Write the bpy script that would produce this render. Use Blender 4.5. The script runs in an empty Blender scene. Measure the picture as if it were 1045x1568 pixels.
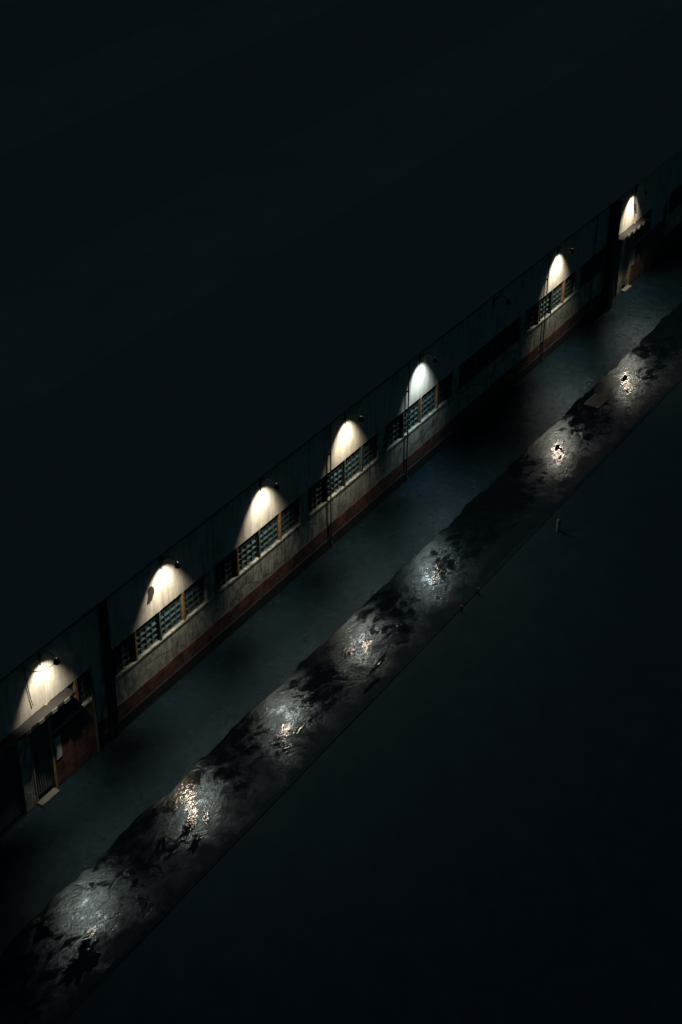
import bpy, math, random
from mathutils import Vector, noise
random.seed(7)
scene = bpy.context.scene
COL = scene.collection

# ------------------------------------------------------------------ helpers
def mat(name):
    m = bpy.data.materials.new(name); m.use_nodes = True
    nt = m.node_tree
    return m, nt, nt.nodes['Principled BSDF']
def N(nt, t, **kw):
    n = nt.nodes.new(t)
    for k, v in kw.items():
        if k in n.inputs.keys(): n.inputs[k].default_value = v
        else: setattr(n, k, v)
    return n
def link(nt, a, b): nt.links.new(a, b)
def coords(nt, scale=(1,1,1)):
    tc = N(nt, 'ShaderNodeTexCoord'); mp = N(nt, 'ShaderNodeMapping')
    mp.inputs['Scale'].default_value = scale
    link(nt, tc.outputs['Object'], mp.inputs['Vector'])
    return mp.outputs['Vector']
def noi(nt, vec, scale, detail=5, rough=0.6, dist=0.0):
    n = N(nt, 'ShaderNodeTexNoise'); n.inputs['Scale'].default_value = scale
    n.inputs['Detail'].default_value = detail; n.inputs['Roughness'].default_value = rough
    n.inputs['Distortion'].default_value = dist
    link(nt, vec, n.inputs['Vector']); return n.outputs['Fac']
def ramp(nt, fac, stops):
    r = N(nt, 'ShaderNodeValToRGB'); e = r.color_ramp.elements
    while len(e) > 1: e.remove(e[-1])
    e[0].position = stops[0][0]
    c = stops[0][1]; e[0].color = (c, c, c, 1) if not isinstance(c, tuple) else (*c, 1)
    for p, c in stops[1:]:
        x = e.new(p); x.color = (c, c, c, 1) if not isinstance(c, tuple) else (*c, 1)
    link(nt, fac, r.inputs['Fac']); return r.outputs['Color']
def mth(nt, op, a, b=None, clamp=False):
    m = N(nt, 'ShaderNodeMath', operation=op); m.use_clamp = clamp
    for i, v in enumerate((a, b)):
        if v is None: continue
        if isinstance(v, (int, float)): m.inputs[i].default_value = v
        else: link(nt, v, m.inputs[i])
    return m.outputs[0]
def mixc(nt, fac, a, b, blend='MIX'):
    m = N(nt, 'ShaderNodeMix', data_type='RGBA', blend_type=blend)
    for i, v in ((0, fac), (6, a), (7, b)):
        if isinstance(v, (int, float)): m.inputs[i].default_value = v
        elif isinstance(v, tuple): m.inputs[i].default_value = (*v, 1)
        else: link(nt, v, m.inputs[i])
    return m.outputs[2]
def maprange(nt, val, a, b, c, d):
    m = N(nt, 'ShaderNodeMapRange'); link(nt, val, m.inputs[0])
    for i, v in enumerate((a, b, c, d)): m.inputs[i+1].default_value = v
    return m.outputs[0]
def bump(nt, bs, h, strength, dist):
    b = N(nt, 'ShaderNodeBump'); b.inputs['Strength'].default_value = strength
    b.inputs['Distance'].default_value = dist
    link(nt, h, b.inputs['Height']); link(nt, b.outputs['Normal'], bs.inputs['Normal'])

class MB:
    def __init__(s): s.v = []; s.f = []; s.m = []; s.mats = []
    def mi(s, m):
        if m not in s.mats: s.mats.append(m)
        return s.mats.index(m)
    def box(s, x0, x1, y0, y1, z0, z1, m):
        b = len(s.v)
        s.v += [(x0,y0,z0),(x1,y0,z0),(x1,y1,z0),(x0,y1,z0),(x0,y0,z1),(x1,y0,z1),(x1,y1,z1),(x0,y1,z1)]
        for q in ((0,3,2,1),(4,5,6,7),(0,1,5,4),(1,2,6,5),(2,3,7,6),(3,0,4,7)):
            s.f.append([b+i for i in q]); s.m.append(s.mi(m))
    def poly(s, pts, m):
        b = len(s.v); s.v += pts; s.f.append(list(range(b, b+len(pts)))); s.m.append(s.mi(m))
    def tube(s, pts, r, m, n=10, cap=True):
        pts = [Vector(p) for p in pts]; rings = []
        rr = r if isinstance(r, (list, tuple)) else [r]*len(pts)
        for i, p in enumerate(pts):
            t = (pts[min(i+1, len(pts)-1)] - pts[max(i-1, 0)]).normalized()
            u = t.cross(Vector((0.13, 0.21, 0.97)))
            if u.length < .1: u = t.cross(Vector((1, 0, 0)))
            u.normalize(); w = t.cross(u)
            b = len(s.v)
            for k in range(n):
                a = 2*math.pi*k/n
                s.v.append(tuple(p + (u*math.cos(a) + w*math.sin(a))*rr[i]))
            rings.append(b)
        for a, b in zip(rings, rings[1:]):
            for k in range(n):
                s.f.append([a+k, a+(k+1)%n, b+(k+1)%n, b+k]); s.m.append(s.mi(m))
        if cap:
            s.f.append([rings[0]+k for k in range(n)][::-1]); s.m.append(s.mi(m))
            s.f.append([rings[-1]+k for k in range(n)]); s.m.append(s.mi(m))
    def obj(s, name, parent=None, smooth=False, loc=None, rot=None):
        me = bpy.data.meshes.new(name); me.from_pydata(s.v, [], s.f)
        for m in s.mats: me.materials.append(m)
        for p, i in zip(me.polygons, s.m): p.material_index = i; p.use_smooth = smooth
        me.update()
        o = bpy.data.objects.new(name, me); COL.objects.link(o)
        if parent: o.parent = parent
        if loc: o.location = loc
        if rot: o.rotation_euler = rot
        return o
def empty(name, loc=(0,0,0)):
    e = bpy.data.objects.new(name, None); COL.objects.link(e); e.location = loc; e.empty_display_size = .3
    return e

# ------------------------------------------------------------------ materials
M_PL, nt, bs = mat('plaster_white')
v = coords(nt); vs = coords(nt, (3.0, 3.0, 0.35))
c = ramp(nt, noi(nt, v, 1.3, 5, .65), [(.3, (.40,.39,.35)), (.55, (.54,.53,.48)), (.75, (.60,.59,.54))])
st = ramp(nt, noi(nt, vs, 2.2, 5, .65), [(.42, 1.0), (.70, .45)])
c = mixc(nt, .8, c, st, 'MULTIPLY')
link(nt, c, bs.inputs['Base Color']); bs.inputs['Roughness'].default_value = .9
bump(nt, bs, noi(nt, v, 14, 4), .4, .02)
M_CO, nt, bs = mat('concrete_render')
v = coords(nt); vs = coords(nt, (2.2, 2.2, 0.5))
c = ramp(nt, noi(nt, v, 1.9, 6, .7), [(.32, (.20,.22,.20)), (.5, (.46,.49,.44)), (.68, (.60,.62,.56))])
st = ramp(nt, noi(nt, vs, 3, 6, .7, .6), [(.42, 1.0), (.6, .35)])
c = mixc(nt, .85, c, st, 'MULTIPLY')
vo = N(nt, 'ShaderNodeTexVoronoi', feature='DISTANCE_TO_EDGE'); vo.inputs['Scale'].default_value = .9
wv = N(nt, 'ShaderNodeMix', data_type='RGBA'); wv.inputs[0].default_value = .12
nn = N(nt, 'ShaderNodeTexNoise'); nn.inputs['Scale'].default_value = 4; link(nt, v, nn.inputs['Vector'])
link(nt, v, wv.inputs[6]); link(nt, nn.outputs['Color'], wv.inputs[7]); link(nt, wv.outputs[2], vo.inputs['Vector'])
crack = ramp(nt, vo.outputs['Distance'], [(.0, .2), (.022, 1.0)])
c = mixc(nt, .8, c, crack, 'MULTIPLY')
link(nt, c, bs.inputs['Base Color']); bs.inputs['Roughness'].default_value = .85
bump(nt, bs, noi(nt, v, 10, 5, .7), .6, .03)
def brickmat(name, c1, c2, mortar):
    m, nt, bs = mat(name)
    tc = N(nt, 'ShaderNodeTexCoord'); sx = N(nt, 'ShaderNodeSeparateXYZ'); cx = N(nt, 'ShaderNodeCombineXYZ')
    link(nt, tc.outputs['Object'], sx.inputs[0])
    link(nt, sx.outputs['X'], cx.inputs['X']); link(nt, sx.outputs['Z'], cx.inputs['Y'])
    b = N(nt, 'ShaderNodeTexBrick'); b.inputs['Scale'].default_value = 1.0
    b.inputs['Brick Width'].default_value = .23; b.inputs['Row Height'].default_value = .075
    b.inputs['Mortar Size'].default_value = .008
    b.inputs['Color1'].default_value = (*c1, 1); b.inputs['Color2'].default_value = (*c2, 1); b.inputs['Mortar'].default_value = (*mortar, 1)
    link(nt, cx.outputs[0], b.inputs['Vector'])
    v = tc.outputs['Object']
    c = mixc(nt, .9, b.outputs['Color'], ramp(nt, noi(nt, v, 2.5, 6, .7), [(.38, .15), (.62, 1.1)]), 'MULTIPLY')
    link(nt, c, bs.inputs['Base Color']); bs.inputs['Roughness'].default_value = .85
    bump(nt, bs, mth(nt, 'SUBTRACT', noi(nt, v, 20, 4), b.outputs['Fac']), .6, .01)
    return m
M_BR = brickmat('brick_red', (.26,.10,.075), (.16,.07,.055), (.18,.15,.13))
def simple(name, col, rough=.7, metal=0.0, var=.35, sc=3.0, bmp=.3):
    m, nt, bs = mat(name); v = coords(nt)
    lo = tuple(x*(1-var) for x in col); hi = tuple(min(1, x*(1+var)) for x in col)
    link(nt, ramp(nt, noi(nt, v, sc, 5, .7), [(.3, lo), (.7, hi)]), bs.inputs['Base Color'])
    bs.inputs['Roughness'].default_value = rough; bs.inputs['Metallic'].default_value = metal
    bump(nt, bs, noi(nt, v, sc*6, 4), bmp, .01)
    return m
M_BASE = simple('dark_footing', (.025,.03,.032), .9)
M_STEEL = simple('window_steel_paint', (.05,.08,.085), .5, 0, .4, 8)
M_RUST = simple('rusty_steel', (.24,.14,.07), .75, .0, .6, 9)
M_GLASS = simple('dusty_window_glass', (.05,.15,.18), .25, 0, .7, 3.2, .1)
M_GLASS2 = simple('clearer_window_glass', (.03,.08,.10), .15, 0, .6, 3.0, .1)
M_DARK = simple('black_iron', (.02,.02,.022), .6, 0, .3, 10)
M_PIPE = simple('downpipe_paint', (.09,.09,.085), .7, 0, .4, 6)
M_GUT = simple('gutter_zinc', (.22,.23,.235), .8, 0, .3, 3)
M_KERB = simple('kerb_stone', (.016,.026,.031), .95, 0, .4, 3)
M_KERB.node_tree.nodes['Principled BSDF'].inputs['Specular IOR Level'].default_value = .05
M_DOOR = simple('door_sheet_metal', (.18,.20,.20), .6, 0, .35, 4)
M_YEL = simple('door_frame_ochre', (.40,.33,.16), .7, 0, .4, 6)
M_PAPER = simple('notice_paper', (.6,.6,.56), .8, 0, .3, 8)
M_CONC = simple('concrete_trim', (.20,.20,.185), .85, 0, .5, 3)
M_HOLE = simple('hole_shadow_void', (.008,.008,.008), 1.0)
M_SH, nt, bs = mat('lamp_shade_enamel'); bs.inputs['Base Color'].default_value = (.03,.035,.035,1); bs.inputs['Roughness'].default_value = .6
M_SHI, nt, bs = mat('lamp_shade_inner'); bs.inputs['Base Color'].default_value = (.5,.48,.42,1)
M_OR = simple('orange_reflector', (.6,.16,.03), .4, 0, .1)

M_ROOF, nt, bs = mat('corrugated_roof'); v = coords(nt)
w = N(nt, 'ShaderNodeTexWave', wave_type='BANDS', bands_direction='X'); w.inputs['Scale'].default_value = 2.0
link(nt, v, w.inputs['Vector'])
link(nt, ramp(nt, noi(nt, v, .35, 5, .7), [(.3, (.09,.095,.095)), (.7, (.11,.113,.11))]), bs.inputs['Base Color'])
bs.inputs['Roughness'].default_value = .9; bs.inputs['Specular IOR Level'].default_value = .0
bump(nt, bs, w.outputs['Fac'], .1, .02)
M_GR, nt, bs = mat('verge_soil_grass'); v = coords(nt)
link(nt, ramp(nt, noi(nt, v, 1.1, 7, .75), [(.3, (.018,.034,.042)), (.7, (.028,.048,.058))]), bs.inputs['Base Color'])
bs.inputs['Roughness'].default_value = 1.0; bs.inputs['Specular IOR Level'].default_value = .0
bump(nt, bs, noi(nt, v, 6, 6, .8), .5, .05)

M_APRON, nt, bs = mat('wet_pavement'); v = coords(nt)
mid = noi(nt, v, 2.6, 8, .78, .3); grain = noi(nt, v, 10, 6, .92)
link(nt, ramp(nt, mid, [(.3, (.005,.016,.023)), (.7, (.012,.030,.043))]), bs.inputs['Base Color'])
link(nt, maprange(nt, mid, .34, .66, .16, .32), bs.inputs['Roughness'])
bs.inputs['IOR'].default_value = 1.6; bs.inputs['Specular Tint'].default_value = (.40,.75,1,1)
bump(nt, bs, grain, .95, .019)
# road: water film grading into wet aggregate, silted up and dull toward the kerb
M_ROAD, nt, bs = mat('wet_road'); v = coords(nt)
patch = noi(nt, coords(nt, (1.0, 1.5, 1.0)), 2.0, 7, .68, .8)
big = noi(nt, v, .45, 3, .5, .3)
mask = maprange(nt, mth(nt, 'ADD', mth(nt, 'MULTIPLY', patch, .7), mth(nt, 'MULTIPLY', big, .3)), .44, .54, 0, 1)
sep = N(nt, 'ShaderNodeSeparateXYZ'); tc = N(nt, 'ShaderNodeTexCoord'); link(nt, tc.outputs['Object'], sep.inputs[0])
sn = noi(nt, v, .9, 6, .7, .4)
silt = maprange(nt, mth(nt, 'ADD', mth(nt, 'MULTIPLY', sep.outputs['Y'], -1.0), mth(nt, 'MULTIPLY', sn, 3.4)), 5.75, 6.7, 0, 1)
ripple = noi(nt, coords(nt, (1.0, 1.6, 1.0)), 6.0, 3, .6, .2)
grain = noi(nt, v, 13, 5, .85)
link(nt, mixc(nt, silt, mixc(nt, mask, (.006,.013,.018), (.004,.009,.012)), (.009,.018,.023)), bs.inputs['Base Color'])
link(nt, mth(nt, 'ADD', maprange(nt, mask, 0, 1, .17, .075), mth(nt, 'MULTIPLY', silt, .35)), bs.inputs['Roughness'])
link(nt, maprange(nt, silt, 0, 1, .52, .05), bs.inputs['Specular IOR Level'])
bs.inputs['IOR'].default_value = 1.5; bs.inputs['Specular Tint'].default_value = (.54,.82,1,1)
dry = mth(nt, 'SUBTRACT', 1.0, mask)
h = mth(nt, 'ADD', mth(nt, 'MULTIPLY', grain, mth(nt, 'ADD', mth(nt, 'MULTIPLY', dry, .24), .10)), mth(nt, 'MULTIPLY', ripple, .46))
bump(nt, bs, h, .6, .02)
M_PUD, nt, bs = mat('puddle_water'); v = coords(nt)
bs.inputs['Base Color'].default_value = (.005,.009,.011,1); bs.inputs['Roughness'].default_value = .05; bs.inputs['IOR'].default_value = 1.5
bump(nt, bs, noi(nt, coords(nt, (1,1.6,1)), 6, 3), .38, .02)

# ------------------------------------------------------------------ ground, road
g = MB(); g.poly([(-1500,-1500,0),(1500,-1500,0),(1500,1500,0),(-1500,1500,0)], M_GR); g.obj('ground')
KO = 5.15
r = MB(); r.poly([(-80,-KO,.004),(200,-KO,.004),(200,0.2,.004),(-80,0.2,.004)], M_ROAD); r.obj('road')
a = MB()
n = 900; xs = [-80 + 280*i/n for i in range(n+1)]
def edge(x): return -2.62 + .14*noise.noise((x*.6, 0, 0)) + .12*noise.noise((x*2.6, 3, 0))
for i in range(n):
    e0 = edge(xs[i]); e1 = edge(xs[i+1])
    a.poly([(xs[i],e0,.010),(xs[i+1],e1,.010),(xs[i+1],-.05,.03),(xs[i],-.05,.03)], M_APRON)
    a.poly([(xs[i],e0,.004),(xs[i+1],e1,.004),(xs[i+1],e1,.010),(xs[i],e0,.010)], M_APRON)
a.obj('pavement')
k = MB()
x = -60
while x < 160:
    k.box(x, x+.99, -KO-.14, -KO, 0, .016+random.uniform(-.004,.004), M_KERB); x += 1.0
k.obj('kerb')

def puddle(s, off, rx, ry, seed, rot=0):
    p = MB(); pts = []; nn_ = 110
    for i in range(nn_):
        t = 2*math.pi*i/nn_
        q = 1 + .6*noise.noise((math.cos(t)*1.6+seed, math.sin(t)*1.6, seed*.7)) + .45*noise.noise((math.cos(t)*4+seed, math.sin(t)*4, 2)) + .2*noise.noise((math.cos(t)*11, math.sin(t)*11, seed))
        X = rx*q*math.cos(t); Y = ry*q*math.sin(t)
        pts.append((X*math.cos(rot)-Y*math.sin(rot), X*math.sin(rot)+Y*math.cos(rot), 0))
    p.poly(pts, M_PUD)
    p.obj('puddle', loc=(s, -off, .013 if off > 2.9 else .034))
for (s, off, rx, ry, sd, ro) in [
    (2.35,3.08,.75,.24,1.0,.15),(1.75,3.75,.42,.12,2.3,.3),(1.35,3.98,.30,.09,3.1,0),(1.9,4.15,.26,.08,4.7,.5),(1.0,4.45,.34,.09,5.2,.2),(2.1,3.45,.3,.08,15.2,.2),
    (5.75,3.95,.42,.14,6.6,.3),(6.2,4.2,.22,.08,7.1,0),(5.4,4.35,.2,.08,7.9,0),(9.9,4.55,.5,.08,8.4,.1),(8.9,4.9,.4,.07,9.2,0),
    (-3.6,4.55,.75,.28,10.3,.3),(-2.9,4.15,.3,.10,11.4,.2),(14.9,3.75,.5,.13,12.5,.3),(15.4,3.4,.35,.09,13.5,.2),(10.5,3.8,.45,.12,22.5,.3),(10.0,3.5,.4,.10,23.5,.3),
    (23.7,3.65,.6,.17,14.2,.4),(24.3,3.45,.4,.12,16.1,.3),(23.4,3.95,.4,.11,17.7,.2),(29.8,3.6,.6,.16,18.3,.4),(30.4,3.3,.5,.12,19.9,.2),(29.4,3.95,.4,.12,21.2,0)]:
    puddle(s, off, rx, ry, sd, ro)

# ------------------------------------------------------------------ warehouse
wh = empty('warehouse_building')
S0, S1 = -30, 110
TOP = 5.05
w = MB()
w.box(S0, S1, 0, .3, 2.92, TOP, M_PL)
w.obj('upper_wall', wh)
doorA = (-4.0, 2.55); doorB = (36.1, 41.5)
lw = MB(); br = MB(); ft = MB(); fr = MB(); gl = MB(); rs = MB()
def plain(s0, s1):
    lw.box(s0, s1, 0, .3, .92, 1.84, M_CO)
    br.box(s0, s1, -.015, .3, .42, .92, M_BR)
    ft.box(s0, s1, -.05, .3, 0, .42, M_BASE)
    lw.box(s0, s1, -.02, .28, 1.84, 1.90, M_CO)
plain(S0, doorA[0]); plain(doorA[1], doorB[0]); plain(doorB[1], S1)
def window(x0, x1, z0=1.90, z1=2.92):
    y = .10
    nx, nz = 4, 5
    px = (x1-x0)/nx; pz = (z1-z0)/nz
    for i in range(nx):
        for j in range(nz):
            gl.box(x0+i*px, x0+(i+1)*px, y+.02, y+.03, z0+j*pz, z0+(j+1)*pz, M_GLASS if random.random() < .6 else M_GLASS2)
    t = .024
    for i in range(nx+1):
        xx = x0 + (x1-x0)*i/nx; hw = .03 if i in (0, nx) else t/2
        fr.box(max(x0, xx-hw), min(x1, xx+hw), y-.03, y+.018, z0, z1, M_STEEL)
    for j in range(nz+1):
        zz = z0 + (z1-z0)*j/nz; hw = .028 if j in (0, nz) else t/2
        fr.box(x0, x1, y-.026, y+.014, max(z0, zz-hw), min(z1, zz+hw), M_STEEL)
def ribbon(s0, s1, pitch=1.1, pier=.42):
    lw.box(s0, s0+pier, 0.002, .3, 1.90, 2.92, M_CO)
    x = s0 + pier; cnt = max(1, round((s1-x)/pitch)); p = (s1-x)/cnt
    for i in range(cnt):
        rs.box(x+i*p, x+i*p+.07, -.01, .2, 1.90, 2.92, M_RUST if random.random() < .6 else M_STEEL)
        window(x+i*p+.07, x+(i+1)*p)
for x0 in (-28.5, -23.6, -18.7, -13.8, -8.9): ribbon(x0, min(x0+4.9, -4.0))
for x0, x1 in ((2.85,7.65),(7.65,12.6),(12.6,17.3),(17.3,22.4),(22.4,27.6),(27.6,32.4),(32.4,36.1)): ribbon(x0, x1)
lw.box(2.55, 2.85, 0, .3, 1.90, 2.92, M_PL)
x = 41.5
while x < S1-5: ribbon(x, x+4.9); x += 4.9
db = MB()
def doorbay(c, s0, s1):
    db.box(s0, c+.85, -.30, .0, 2.80, 2.90, M_DARK)
    x = s0+.1
    while x < c+.8:
        db.box(x, x+.20, -.32, -.302, 2.80, 2.91, M_CONC); x += .5
    x = s0+.2
    while x < c+.8:
        db.tube([(x,-.02,2.45),(x,-.28,2.79)], .012, M_DARK, 6); x += .9
    z = 0.05
    db.box(s0, c-1.15, .12, .3, 0, 2.92, M_BASE)
    while z < 2.7:
        db.box(s0, c-1.15, .085, .118, z, z+.07, M_STEEL); z += .085
    db.box(c-1.15, c-.70, 0, .3, 0, 2.92, M_CO)
    db.box(c-.70, c-.02, .10, .14, .08, 2.35, M_DOOR)
    for i in range(7):
        db.box(c-.66+i*.09, c-.62+i*.09, .075, .098, .15, 2.25, M_DOOR)
    db.box(c-.70, c-.02, .04, .3, 2.35, 2.92, M_CO)
    db.box(c-.70, c-.02, .16, .3, 0, 2.35, M_BASE)
    db.box(c-.74, c-.70, -.02, .10, 0, 2.40, M_YEL); db.box(c-.02, c+.06, -.03, .3, 0, 2.92, M_YEL)
    db.box(c-.80, c-.10, -.24, -.04, 0.031, .12, M_CONC)
    br.box(c+.06, s1, -.012, .3, 0, 1.84, M_BR)
    db.box(c+.06, s1, -.03, .28, 1.84, 1.90, M_CO)
    db.box(c+.14, c+.36, -.03, -.014, .9, 1.62, M_PAPER)
    db.tube([(s1-.12,-.07,0.02),(s1-.12,-.07,2.6)], .045, M_PIPE, 10)
    rs.box(c+.06, c+.16, -.01, .2, 1.90, 2.92, M_RUST)
    window(c+.16, c+1.15)
    rs.box(c+1.15, c+1.24, -.01, .2, 1.90, 2.92, M_RUST)
    window(c+1.24, min(c+2.0, s1)) 
    if s1 > c+2.0: db.box(c+2.0, s1, .002, .3, 1.90, 2.92, M_PL)
doorbay(.70, -4.0, 2.55)
doorbay(38.0, 36.1, 41.5)
db.obj('door_bays', wh)
lw.obj('lower_wall', wh); br.obj('brick_plinth', wh); ft.obj('footing', wh)
fr.obj('window_frames', wh); gl.obj('window_panes', wh); rs.obj('window_posts', wh)
pp = MB()
pp.box(35.2, 35.62, -.34, -.052, 0, TOP-.25, M_BASE)
pp.box(3.0, 3.30, -.10, -.052, 0, TOP-.2, M_BASE)
for s in (14.25, 19.1, 29.6, 33.9, -6.2):
    pp.tube([(s,-.07,.3),(s,-.07,TOP-.15),(s,-.30,TOP+.02)], .022, M_PIPE, 10)
    for z in (.9, 2.3, 3.6): pp.box(s-.035, s+.035, -.06, .0, z, z+.04, M_DARK)
    pp.tube([(s,-.07,.3),(s,-.16,.14)], .022, M_PIPE, 10)
pp.obj('downpipes_and_buttress', wh)
ga = MB()
ga.box(S0, S1, -.30, -.0, TOP, TOP+.16, M_GUT)
gut = []
for i in range(7):
    t = math.pi*i/6; gut.append((-.38-.07*math.cos(t), TOP+.14-.07*math.sin(t)))
for p, q in zip(gut, gut[1:]):
    ga.poly([(S0,p[0],p[1]),(S1,p[0],p[1]),(S1,q[0],q[1]),(S0,q[0],q[1])], M_GUT)
ga.obj('gutter', wh)
rf = MB(); y = -.47; z0 = TOP+.165; span = 15.0; RH = .8
for i in range(6):
    rf.poly([(S0,y,z0),(S1,y,z0),(S1,y+span/2,z0+RH),(S0,y+span/2,z0+RH)], M_ROOF)
    rf.poly([(S0,y+span/2,z0+RH),(S1,y+span/2,z0+RH),(S1,y+span,z0),(S0,y+span,z0)], M_ROOF)
    for X in (S0, S1):
        rf.poly([(X,y,z0),(X,y+span,z0),(X,y+span/2,z0+RH)], M_ROOF)
        rf.poly([(X,y+.47,0),(X,y+span+.47,0),(X,y+span+.47,z0),(X,y+.47,z0)], M_CO)
    y += span
rf.poly([(S0,y,0),(S1,y,0),(S1,y,z0),(S0,y,z0)], M_CO)
rf.obj('roof', wh)
ho = MB(); pts = []
for i in range(40):
    t = 2*math.pi*i/40
    q = 1 + .5*noise.noise((math.cos(t)*2, math.sin(t)*2, 5)) 
    pts.append((5.20+.15*q*math.cos(t) - .10*(math.sin(t) < 0)*abs(math.sin(t)), -.006, 3.68+.27*q*math.sin(t)))
ho.poly(pts, M_HOLE); ho.obj('broken_plaster_hole', wh)
cb = MB()
def cable(p0, p1, sag, r=.012):
    P = []
    for i in range(17):
        t = i/16; q = Vector(p0).lerp(Vector(p1), t); q.z -= sag*4*t*(1-t); P.append(q)
    cb.tube(P, r, M_DARK, 6)
cable((.1,-.03,4.6),(.25,-.03,3.2),.25)
cable((.15,-.03,4.5),(1.3,-.03,4.0),.22, .008)
cable((S0,-.03,4.75),(-4,-.03,4.75),.05)
for i, s in enumerate((-4, .7, 5.7, 10.5, 15.2, 19.9, 25.2, 30.45)):
    nx = (.7,5.7,10.5,15.2,19.9,25.2,30.45,37.4)[i]
    cable((s,-.03,4.72),(nx,-.03,4.72),.06,.010)
cb.tube([(37.75,-.05,4.9),(37.75,-.05,3.9),(37.9,-.08,3.4)], [.05,.07,.03], M_DARK, 8)
cb.obj('wall_cables', wh)

# ------------------------------------------------------------------ wall lamps
D = .60; LZ = 4.64
def lamp(s, on=True, power=120, col=(1,.84,.62), size=86, street=200, ssize=112, sblend=.9):
    e = empty('wall_lamp', (s, 0, LZ))
    m = MB()
    m.box(-.05,.05,-.03,-.001,-.24,.0, M_DARK)
    arc = [(0,-.02,-.10)]
    for i in range(11):
        t = i/10; arc.append((0, -.02-(D-.02)*t, -.10 + .24*math.sin(math.pi*(.05+.75*t))))
    arc.append((0,-D,.05))
    m.tube(arc, .013, M_DARK, 8)
    m.tube([(0,-.02,-.40),(0,-.02,-.2),(0,-.2,.06)], .010, M_DARK, 6)
    m.obj('arm', e, True)
    prof = [(.025,.08),(.03,.05),(.045,.02),(.07,-.01),(.085,-.045),(.09,-.09)]
    sh = MB(); n = 28
    for mt, off in ((M_SH, 0), (M_SHI, -.005)):
        base = len(sh.v)
        for rr_, zz in prof:
            for i in range(n):
                a_ = 2*math.pi*i/n; sh.v.append(((rr_+off)*math.cos(a_), (rr_+off)*math.sin(a_), zz+off))
        for j in range(len(prof)-1):
            for i in range(n):
                sh.f.append([base+j*n+i, base+j*n+(i+1)%n, base+(j+1)*n+(i+1)%n, base+(j+1)*n+i]); sh.m.append(sh.mi(mt))
    sh.obj('shade', e, True, loc=(0,-D,0))
    mm, nt, bs = mat('bulb_glow' if on else 'bulb_dead')
    bs.inputs['Base Color'].default_value = (.6,.6,.55,1)
    if on:
        bs.inputs['Emission Color'].default_value = (*col, 1); bs.inputs['Emission Strength'].default_value = 12
    bb = MB(); bb.tube([(0,0,.01),(0,0,0),(0,0,-.03),(0,0,-.06),(0,0,-.08),(0,0,-.088)], [.015,.025,.045,.045,.03,.01], mm, 16)
    bb.obj('bulb', e, True, loc=(0,-D,0))
    if on:
        L = bpy.data.lights.new('wall_wash_light', 'SPOT'); L.energy = power; L.color = col
        L.spot_size = math.radians(size); L.spot_blend = 1.0; L.shadow_soft_size = .03
        lo = bpy.data.objects.new('wall_wash_light', L); COL.objects.link(lo); lo.parent = e
        lo.location = (0,-D,-.10); lo.rotation_euler = (math.radians(28), 0, 0)
        L2 = bpy.data.lights.new('added_road_spot', 'SPOT'); L2.energy = street; L2.color = tuple((x+y)/2 for x, y in zip(col, (1,.88,.72)))  # second spot added to each lamp, aimed outward for the road highlights
        L2.spot_size = math.radians(ssize); L2.spot_blend = sblend; L2.shadow_soft_size = .10
        lo = bpy.data.objects.new('added_road_spot', L2); COL.objects.link(lo); lo.parent = e
        lo.location = (0,-D-.02,-.20); lo.rotation_euler = (math.radians(-46), 0, 0)
P = 370
for s, p, c, z, q, ss, sb in ((.70,P*.85,(1,.86,.65),80,140,112,.9),(5.70,P,(1,.85,.64),86,170,112,.9),(10.5,P,(1,.86,.65),86,190,112,.9),(15.2,P,(1,.84,.62),86,205,114,.85),
        (19.9,P*.8,(.82,.94,.92),84,185,116,.8),(30.45,P*1.2,(1,.85,.64),86,260,122,.6),(37.4,P*1.15,(1,.85,.64),86,250,124,.5)):
    lamp(s, True, p, c, z, q, ss, sb)
lamp(25.2, False)

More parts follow.
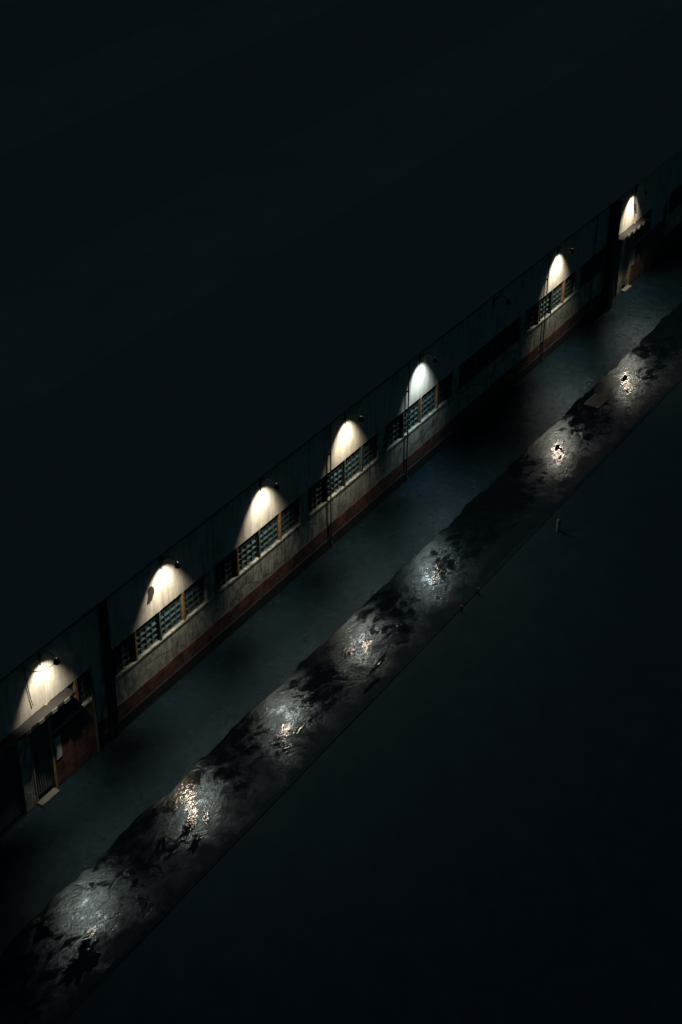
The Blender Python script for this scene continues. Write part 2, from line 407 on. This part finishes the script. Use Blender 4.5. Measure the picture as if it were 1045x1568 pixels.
# ------------------------------------------------------------------ small street things
bo = MB()
bo.tube([(0,0,0),(0,0,.42),(0,0,.46),(0,0,.48)], [.07,.07,.05,.02], M_CONC, 14)
bo.obj('bollard', smooth=False, loc=(19.2,-5.9,0))
for s in (14.6, 13.5):
    rp = MB(); rp.tube([(0,0,0),(0,0,.26)], .025, M_DARK, 8); rp.box(-.03,.03,-.04,-.026,.2,.26, M_OR); rp.box(-.03,.03,.026,.04,.2,.26, M_OR)
    rp.obj('marker_post', loc=(s,-5.38,0))
dc = MB(); dc.box(-.5,.5,-.3,.3,0,.008, M_DARK)
for i in range(9): dc.box(-.45+i*.105,-.41+i*.105,-.25,.25,.0082,.014, M_BASE)
dc.obj('drain_cover', loc=(28.0,-3.2,.006))

# ------------------------------------------------------------------ world + faint added sun lamp from behind the warehouse
W = bpy.data.worlds.new('World'); scene.world = W; W.use_nodes = True
nt = W.node_tree; bg = nt.nodes['Background']
sky = N(nt, 'ShaderNodeTexSky', sky_type='NISHITA'); sky.sun_disc = False
sky.sun_elevation = math.radians(8); sky.sun_rotation = math.radians(0)
link(nt, mixc(nt, 1.0, sky.outputs[0], (.28,.76,1.0), 'MULTIPLY'), bg.inputs['Color'])
bg.inputs['Strength'].default_value = .008
ML = bpy.data.lights.new('black_lift_sun', 'SUN'); ML.energy = .18; ML.angle = math.radians(12); ML.color = (.46,.75,1.0)  # added source, lifts roof and ground out of black while the wall stays dark
mo = bpy.data.objects.new('black_lift_sun', ML); COL.objects.link(mo)
mo.rotation_euler = (math.radians(-28), 0, 0)

# ------------------------------------------------------------------ camera
cd = bpy.data.cameras.new('camera'); cam = bpy.data.objects.new('camera', cd); COL.objects.link(cam)
cam.location = (-22.25, -23.8, 30); cam.rotation_euler = (math.radians(56.73), 0, math.radians(-57.4))
cd.lens = 56.48; cd.sensor_width = 36; cd.clip_end = 4000; cd.clip_start = .5
scene.camera = cam
scene.view_settings.view_transform = 'Standard'; scene.view_settings.look = 'None'; scene.view_settings.exposure = 0
